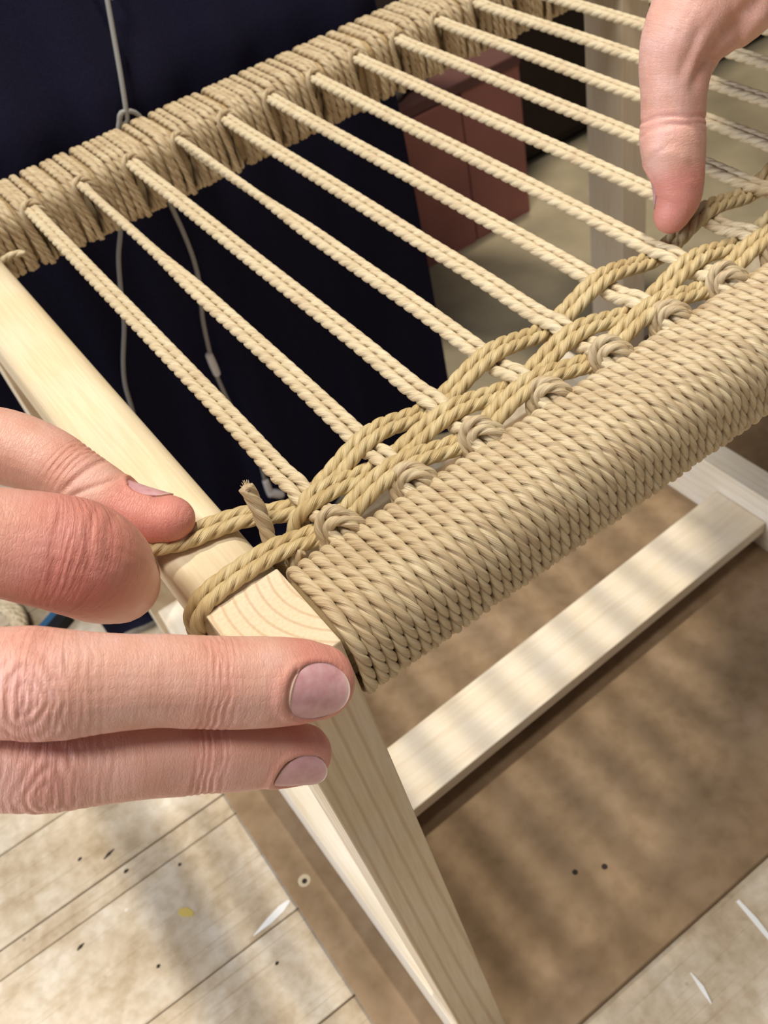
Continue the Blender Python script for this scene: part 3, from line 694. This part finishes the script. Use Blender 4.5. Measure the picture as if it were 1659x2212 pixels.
pal = [[(-1500, 1250, 262, 210), (-1250, 1290, 250, 195), wristR, (-800, 1270, 232, 190), (-560, 1180, 222, 150)],
       [wristR, (-780, 1400, 222, 185), (-560, 1420, 208, 150)], [wristR, (-780, 1540, 228, 170), (-560, 1620, 224, 142)],
       [wristR, (-760, 1620, 240, 130), (-520, 1760, 240, 105)], [wristR, (-820, 1150, 250, 160), (-620, 1010, 262, 150)],
       [(-780, 1180, 245, 130), (-560, 1120, 240, 110), (-380, 1040, 258, 85)], [(-700, 1330, 222, 150), (-520, 1300, 216, 120), (-430, 1300, 216, 85)], [(-700, 1500, 225, 150), (-520, 1530, 218, 110), (-440, 1530, 217, 80)]]
digR = [middle, ring, index, thumb, little]
VR, NR, FR = fuse([d.geo() for d in digR]+[tube_closed(chain(p), 28) for p in pal], .5, 3)
VR = creases(VR, NR, [((125, 1065, 275), (205, 985, 275), .7, -.8), ((140, 1075, 275), (245, 1030, 275), .6, -.6), ((215, 1100, 228), (230, 1230, 230), .8, -.3), ((175, 1100, 225), (185, 1250, 226), .6, -.35), ((110, 1110, 222), (100, 1240, 222), .6, -.22)])
VR, fcR, mkR = finish_hand(VR, NR, digR, 3)
# ---------- left hand (upper right of the picture)
lthumb = Digit([(1570, -60, 322, 150), (1515, 20, 324, 120), (1478, 80, 326, 100), (1462, 130, 329, 88), (1456, 190, 332, 78), (1454, 245, 335, 74), (1453, 300, 337, 76), (1458, 350, 339, 70), (1466, 400, 341, 58), (1462, 435, 343, 52), (1452, 462, 344, 42)],
               camdir(-1, .12, .3), flat=.92)
lthumb.joints = ((lthumb.at((1454, 262, 336)), 'flex', .5), (lthumb.at((1460, 340, 339)), 'red', .8))
lthumb.nail = (lthumb.at((1460, 395, 341)), 15, 12.5, -.02)
lindex = Digit([(1560, -40, 330, 105), (1600, -35, 334, 110), (1700, -60, 338, 105), (1850, -60, 345, 100), (1960, 60, 365, 90), (1980, 200, 392, 78), (1960, 300, 405, 64)], camdir(.2, -1, -.5))
lmid = Digit([(1560, -200, 325, 150), (1760, -190, 330, 115), (1960, -150, 342, 108), (2070, 0, 365, 95), (2080, 150, 392, 80), (2060, 250, 405, 66)], camdir(.2, -1, -.5))
lring = Digit([(1600, -330, 318, 140), (1830, -320, 326, 112), (2030, -260, 340, 102), (2140, -100, 362, 90), (2150, 50, 388, 76), (2130, 150, 400, 62)], camdir(.2, -1, -.5))
llit = Digit([(1650, -430, 312, 120), (1860, -430, 322, 98), (2040, -370, 336, 88), (2140, -240, 355, 76), (2150, -120, 372, 64)], camdir(.2, -1, -.5))
palL = [[(1820, -1150, 262, 230), (1740, -850, 280, 215), (1650, -600, 296, 210), (1620, -350, 308, 200), (1570, -60, 322, 150)],
        [(1650, -600, 296, 200), (1640, -330, 312, 190), (1540, -60, 330, 130)], [(1690, -560, 296, 190), (1720, -350, 310, 170), (1760, -190, 330, 115)],
        [(1690, -560, 296, 190), (1740, -420, 305, 160), (1830, -320, 322, 115)], [(1690, -600, 292, 180), (1760, -500, 302, 130), (1860, -430, 320, 98)],
        [(1500, 40, 330, 85), (1570, 10, 333, 80), (1650, -30, 336, 85)], [(1480, 90, 330, 66), (1540, 60, 333, 62)]]
digL = [lthumb, lindex, lmid, lring, llit]
VL, NL, FL = fuse([d.geo() for d in digL]+[tube_closed(chain(p), 28) for p in palL], .65, 4)
VL = creases(VL, NL, [((1500, 190, 320), (1545, 90, 318), 1.5, -1.5), ((1545, 95, 318), (1640, 10, 318), 1.6, -1.4), ((1470, 165, 318), (1510, 60, 314), 1.4, -.9), ((1560, 120, 318), (1650, 40, 318), 1.3, 1.2),
    ((1400, 262, 322), (1520, 262, 322), .6, -.5), ((1395, 330, 322), (1460, 300, 322), .8, -.35), ((1410, 300, 322), (1500, 330, 322), 1.5, .5)])
VL, fcL, mkL = finish_hand(VL, NL, digL, 9)
# ---------- arms, trunk, neck and head, coarse, joined into the same body mesh
eR = pt(-1500, 1250, 262); eL = pt(1820, -1150, 262)
def rows(*r): return np.array(r, float)
elR = np.array((-330, 300, 170.)); elL = np.array((560, 330, 230.))
torso = [rows((120, 470, -60, 120), (120, 475, 60, 118), (120, 478, 200, 128), (120, 480, 330, 138), (120, 480, 430, 120)),
         rows((40, 470, -60, 100), (30, 475, 200, 105), (20, 480, 380, 100)), rows((200, 470, -60, 100), (210, 475, 200, 105), (220, 480, 380, 100)),
         rows((-60, 480, 430, 62), (120, 480, 460, 80), (300, 480, 430, 62)), rows((120, 480, 450, 62), (120, 470, 560, 55)),
         rows((-80, 478, 420, 60), (-190, 420, 310, 52), tuple(elR)+(44,)), rows(tuple(elR)+(44,), tuple(.5*elR+.5*eR)+(40,), tuple(eR)+(25,)),
         rows((320, 478, 420, 60), (450, 430, 330, 52), tuple(elL)+(44,)), rows(tuple(elL)+(44,), tuple(.5*elL+.5*eL)+(40,), tuple(eL)+(27,)),
         rows((55, 475, -60, 96), (50, 470, -180, 72), (45, 475, -240, 62), (42, 480, -318, 48)), rows((190, 475, -60, 96), (195, 470, -180, 72), (200, 475, -240, 62), (203, 480, -318, 48)),
         rows((120, 455, 620, 82), (120, 462, 690, 90), (120, 470, 740, 78)), rows((120, 425, 600, 58), (120, 420, 640, 62)),
         rows((120, 372, 668, 8), (120, 356, 648, 11)), rows((32, 462, 655, 10), (30, 462, 675, 12)), rows((208, 462, 655, 10), (210, 462, 675, 12)),
         rows((92, 378, 625, 9), (148, 378, 625, 9))]
for r_ in torso:
    for q_ in r_:
        if q_[1] > 335: q_[1] += 55+.33*max(0, q_[2])
VT, NT, FT = fuse([tube_closed(r, 28) for r in torso], 9, 4)
def tri(F, n0):
    return (F+n0) if isinstance(F, np.ndarray) else [[int(q)+n0 for q in f] for f in F]
allV = np.vstack([VR, VL, VT]); n1, n2 = len(VR), len(VR)+len(VL)
Fs = []
for F, n0 in ((FR, 0), (FL, n1), (FT, n2)):
    G = tri(F, n0); Fs += G.tolist() if isinstance(G, np.ndarray) else G
quad = all(len(f) == 4 for f in Fs)
fcT = VT.copy(); mkT = np.zeros((len(VT), 3))
body = part('body', allV, np.array(Fs) if quad else Fs, M_skin, person, {'fc': np.vstack([fcR, fcL, fcT]), 'mk': np.vstack([mkR, mkL, mkT])})
for D, lb in ((middle, 'broad pink nail of the middle finger'), (ring, 'nail of the ring finger'), (thumb, 'thumbnail seen edge on'), (lthumb, 'thumbnail of the hand at the upper right')):
    nail_mesh(D, person, lb)
# clothing: dark shirt and trousers as a slightly larger skin, apron sheet in front
def cloth(name, rws, grow, mat, vox=10):
    V, Nn_, F = fuse([tube_closed(np.c_[r[:, :3], r[:, 3]+grow], 28) for r in rws], vox, 3)
    return part(name, V, F, mat, person)
cloth('shirt', [torso[0], torso[1], torso[2], torso[3], torso[5], torso[7], torso[6][:2], torso[8][:2]], 6, M_dark)
cloth('trousers', [torso[9], torso[10]], 7, M_dark)
cloth('hair', [rows((120, 770, 700, 86), (120, 790, 660, 78))], 5, M_black)
for xx in (42, 203):
    V, Nn_, F = fuse([tube_closed(rows((xx, 555, -312, 15), (xx, 515, -308, 19), (xx-4, 470, -315, 14)), 20)], 3, 3)
    V[:, 2] = np.maximum(V[:, 2], -331); part('shoe', V, F, M_black, person)
# apron
nx, nz = 90, 80; V = []
for side in (0, 1):
    for i in range(nz+1):
        for j in range(nx+1):
            u_, v_ = j/nx, i/nz; z = -322+v_*760
            xe = 287 if z < -60 else 287-.05*(z+60); x = -24+u_*(xe+24)
            fold = 5*math.sin(x*.035+z*.004+1)+3.2*math.sin(x*.09+z*.006)+2*math.sin(x*.16-z*.01)
            belly = 0
            y = 356+fold+.36*max(0, z-15)+14*max(0, abs(x-120)-120)/60.*(.3)+(3.0 if side else 0)
            V.append((x, y, z))
n1_ = (nx+1)*(nz+1); F = []
for i in range(nz):
    for j in range(nx):
        a = i*(nx+1)+j; F.append((a, a+1, a+nx+2, a+nx+1)); F.append((n1_+a, n1_+a+nx+1, n1_+a+nx+2, n1_+a+1))
for i in range(nz):
    for c in (0, nx):
        a = i*(nx+1)+c; F.append((a, a+nx+1, n1_+a+nx+1, n1_+a))
for j in range(nx):
    for c in (0, nz):
        a = c*(nx+1)+j; F.append((a, a+1, n1_+a+1, n1_+a))
part('apron', V, F, M_apron, person)
# ---- earphone cable hanging in front of the apron
def hang(px, py, y=346.): 
    q = CR.T @ np.array([(px-829.5)/FPX, (py-1106)/FPX, 1.0]); p = CAMP+q*(y-CAMP[1])/q[1]
    for _ in range(12): p = CAMP+q*(y+.36*max(0, p[2]-15)-CAMP[1])/q[1]
    return p
cab = thing('earphone_cable', 'thin grey earphone cable looped and hanging down the front of the navy apron', 'cable', (110, 346, 60))
for pts in ([(216, -90), (232, 0), (248, 90), (262, 170), (272, 235), (274, 262), (262, 268), (258, 258), (262, 244), (282, 240), (300, 250), (312, 275), (330, 330), (352, 400), (372, 450), (395, 500), (418, 560), (432, 620), (438, 690), (455, 770)],
            [(262, 244), (256, 275), (256, 340), (260, 430), (260, 500), (256, 560), (262, 640), (268, 700), (266, 780), (270, 830), (284, 880), (300, 940)],
            [(463, 800), (490, 860), (520, 915), (548, 965), (562, 1000), (574, 1045), (580, 1062)]):
    Q = [hang(*p) for p in pts]; Q = ([np.array((150, 346+.36*420, 430.)), np.array((140, 346+.36*200, 215.))]+Q) if pts[0][1] < 0 else Q; C = catmull(Q, 2.0); V, F = tube_geo(C, 1.35, 8); part('cable', V, F, M_grey, cab)
for a, b, r in (((452, 768), (468, 806), 2.4), ((574, 1040), (584, 1068), 2.4), ((584, 1064), (606, 1068), 3.0)):
    A_, B_ = hang(*a), hang(*b); V, F = tube_closed(np.array([[*A_, r], [*(.5*(A_+B_)), r*1.1], [*B_, r]]), 14); part('earbud' if r == 3. else 'connector', V, F, M_white, cab)

# ================================================================ THINGS BEHIND
M_shade = plain('olive_floor_shade', (.30, .25, .165), .75, .18, .02)  # added sheet over the boards, shade of the back floor put into its colour
top('floor_shade_sheet', *boxgeo(20, 1700, 352, 1500, -331, -329.2, .5), M_shade, 'dull olive brown sheet added to darken the floor behind the stool like shade, under the carton and cabinet', 'mat', (800, 900, -331), smooth=False)
box = thing('cardboard_carton', 'dull pinkish brown carton standing on the floor behind the seat cords', 'box', (475, 590, -331))
part('carton_side', *boxgeo(404, 480, 566, 640, -331, -180, 1.0), M_box, box, None, False)
part('carton_side', *boxgeo(482, 551, 567, 640, -331, -178, 1.0), M_box, box, None, False)
part('carton_lid', *boxgeo(403, 552, 566, 642, -179, -168, 1.0), M_boxd, box, None, False)
V, Nn_, F = fuse([tube_closed(rows((420, 590, -158, 15), (438, 596, -150, 14), (452, 588, -158, 11)), 20), tube_closed(rows((430, 610, -156, 13), (410, 600, -160, 10)), 16)], 2, 2)
V += (3.*vnoise(V*.09+20, 5))[:, None]; top('crumpled_rag', V-np.array((0, 0, 0)), F, M_rag, 'crumpled grey rag lying on top of the pinkish carton', 'rag', (430, 595, -167))
cab2 = thing('dark_cabinet', 'very dark brown wooden cabinet standing behind the pinkish carton', 'cabinet', (700, 720, -331))
part('cabinet_body', *boxgeo(565, 1250, 640, 900, -322, 260, 2), M_cab, cab2, None, False)
part('cabinet_door', *boxgeo(572, 790, 634, 640, -310, 250, 1.2), M_cab, cab2, None, False)
part('cabinet_door', *boxgeo(794, 1020, 634, 640, -310, 250, 1.2), M_cab, cab2, None, False)
part('plinth', *boxgeo(575, 1240, 648, 890, -331, -321, .5), M_black, cab2, None, False)
top('wooden_stick', *tube_closed(rows((728, 560, -329, 2), (728, 560, -250, 2.4), (730, 565, -190, 2)), 12), M_cab, 'thin dark reddish stick standing upright in front of the dark cabinet', 'stick', (728, 560, -331))
# left of the picture: small tool and coil of cord on the boards, between the fingers
clampo = thing('blue_hand_tool', 'small blue and black plastic tool lying on the pale boards at the left edge', 'tool', (-52, 415, -331))
part('blade_cover', *hexa([(-74, 398, -331), (-34, 416, -331), (-36, 424, -331), (-76, 406, -331), (-72, 399, -324), (-36, 416, -324), (-38, 423, -324), (-74, 405, -324)], 1, 2), M_blue, clampo, None, False)
part('grip', *hexa([(-60, 392, -331), (-38, 402, -331), (-42, 413, -331), (-64, 403, -331), (-58, 393, -322), (-40, 402, -322), (-44, 411, -322), (-62, 402, -322)], 1, 2), M_black, clampo, None, False)
coil = thing('cord_hank', 'hank of twisted paper cord lying on the floor at the far left edge', 'cord', (-88, 430, -331))
for k in range(5):
    a = np.linspace(0, 2*np.pi, 26)
    P = np.stack([-96+(20+k*2.2)*np.cos(a), 432+(30+k*2.4)*np.sin(a), -327+1.2*k+1.5*np.sin(a*3+k)], 1)
    V, F, A = rope_geo(catmull(P, 2.0), 2.6, 20, k, 12); part('cord_turn', V, F, M_cord, coil, A)
wl = thing('black_cable', 'thin black cable end lying on the boards between the fingers', 'cable', (-30, 380, -331))
V, F = tube_geo(catmull([(-22, 400, -329.5), (-20, 390, -329.5), (-14, 378, -329.5), (-2, 366, -329.5), (14, 356, -329.5)], 2), 1.5, 8); part('cable', V, F, M_black, wl)
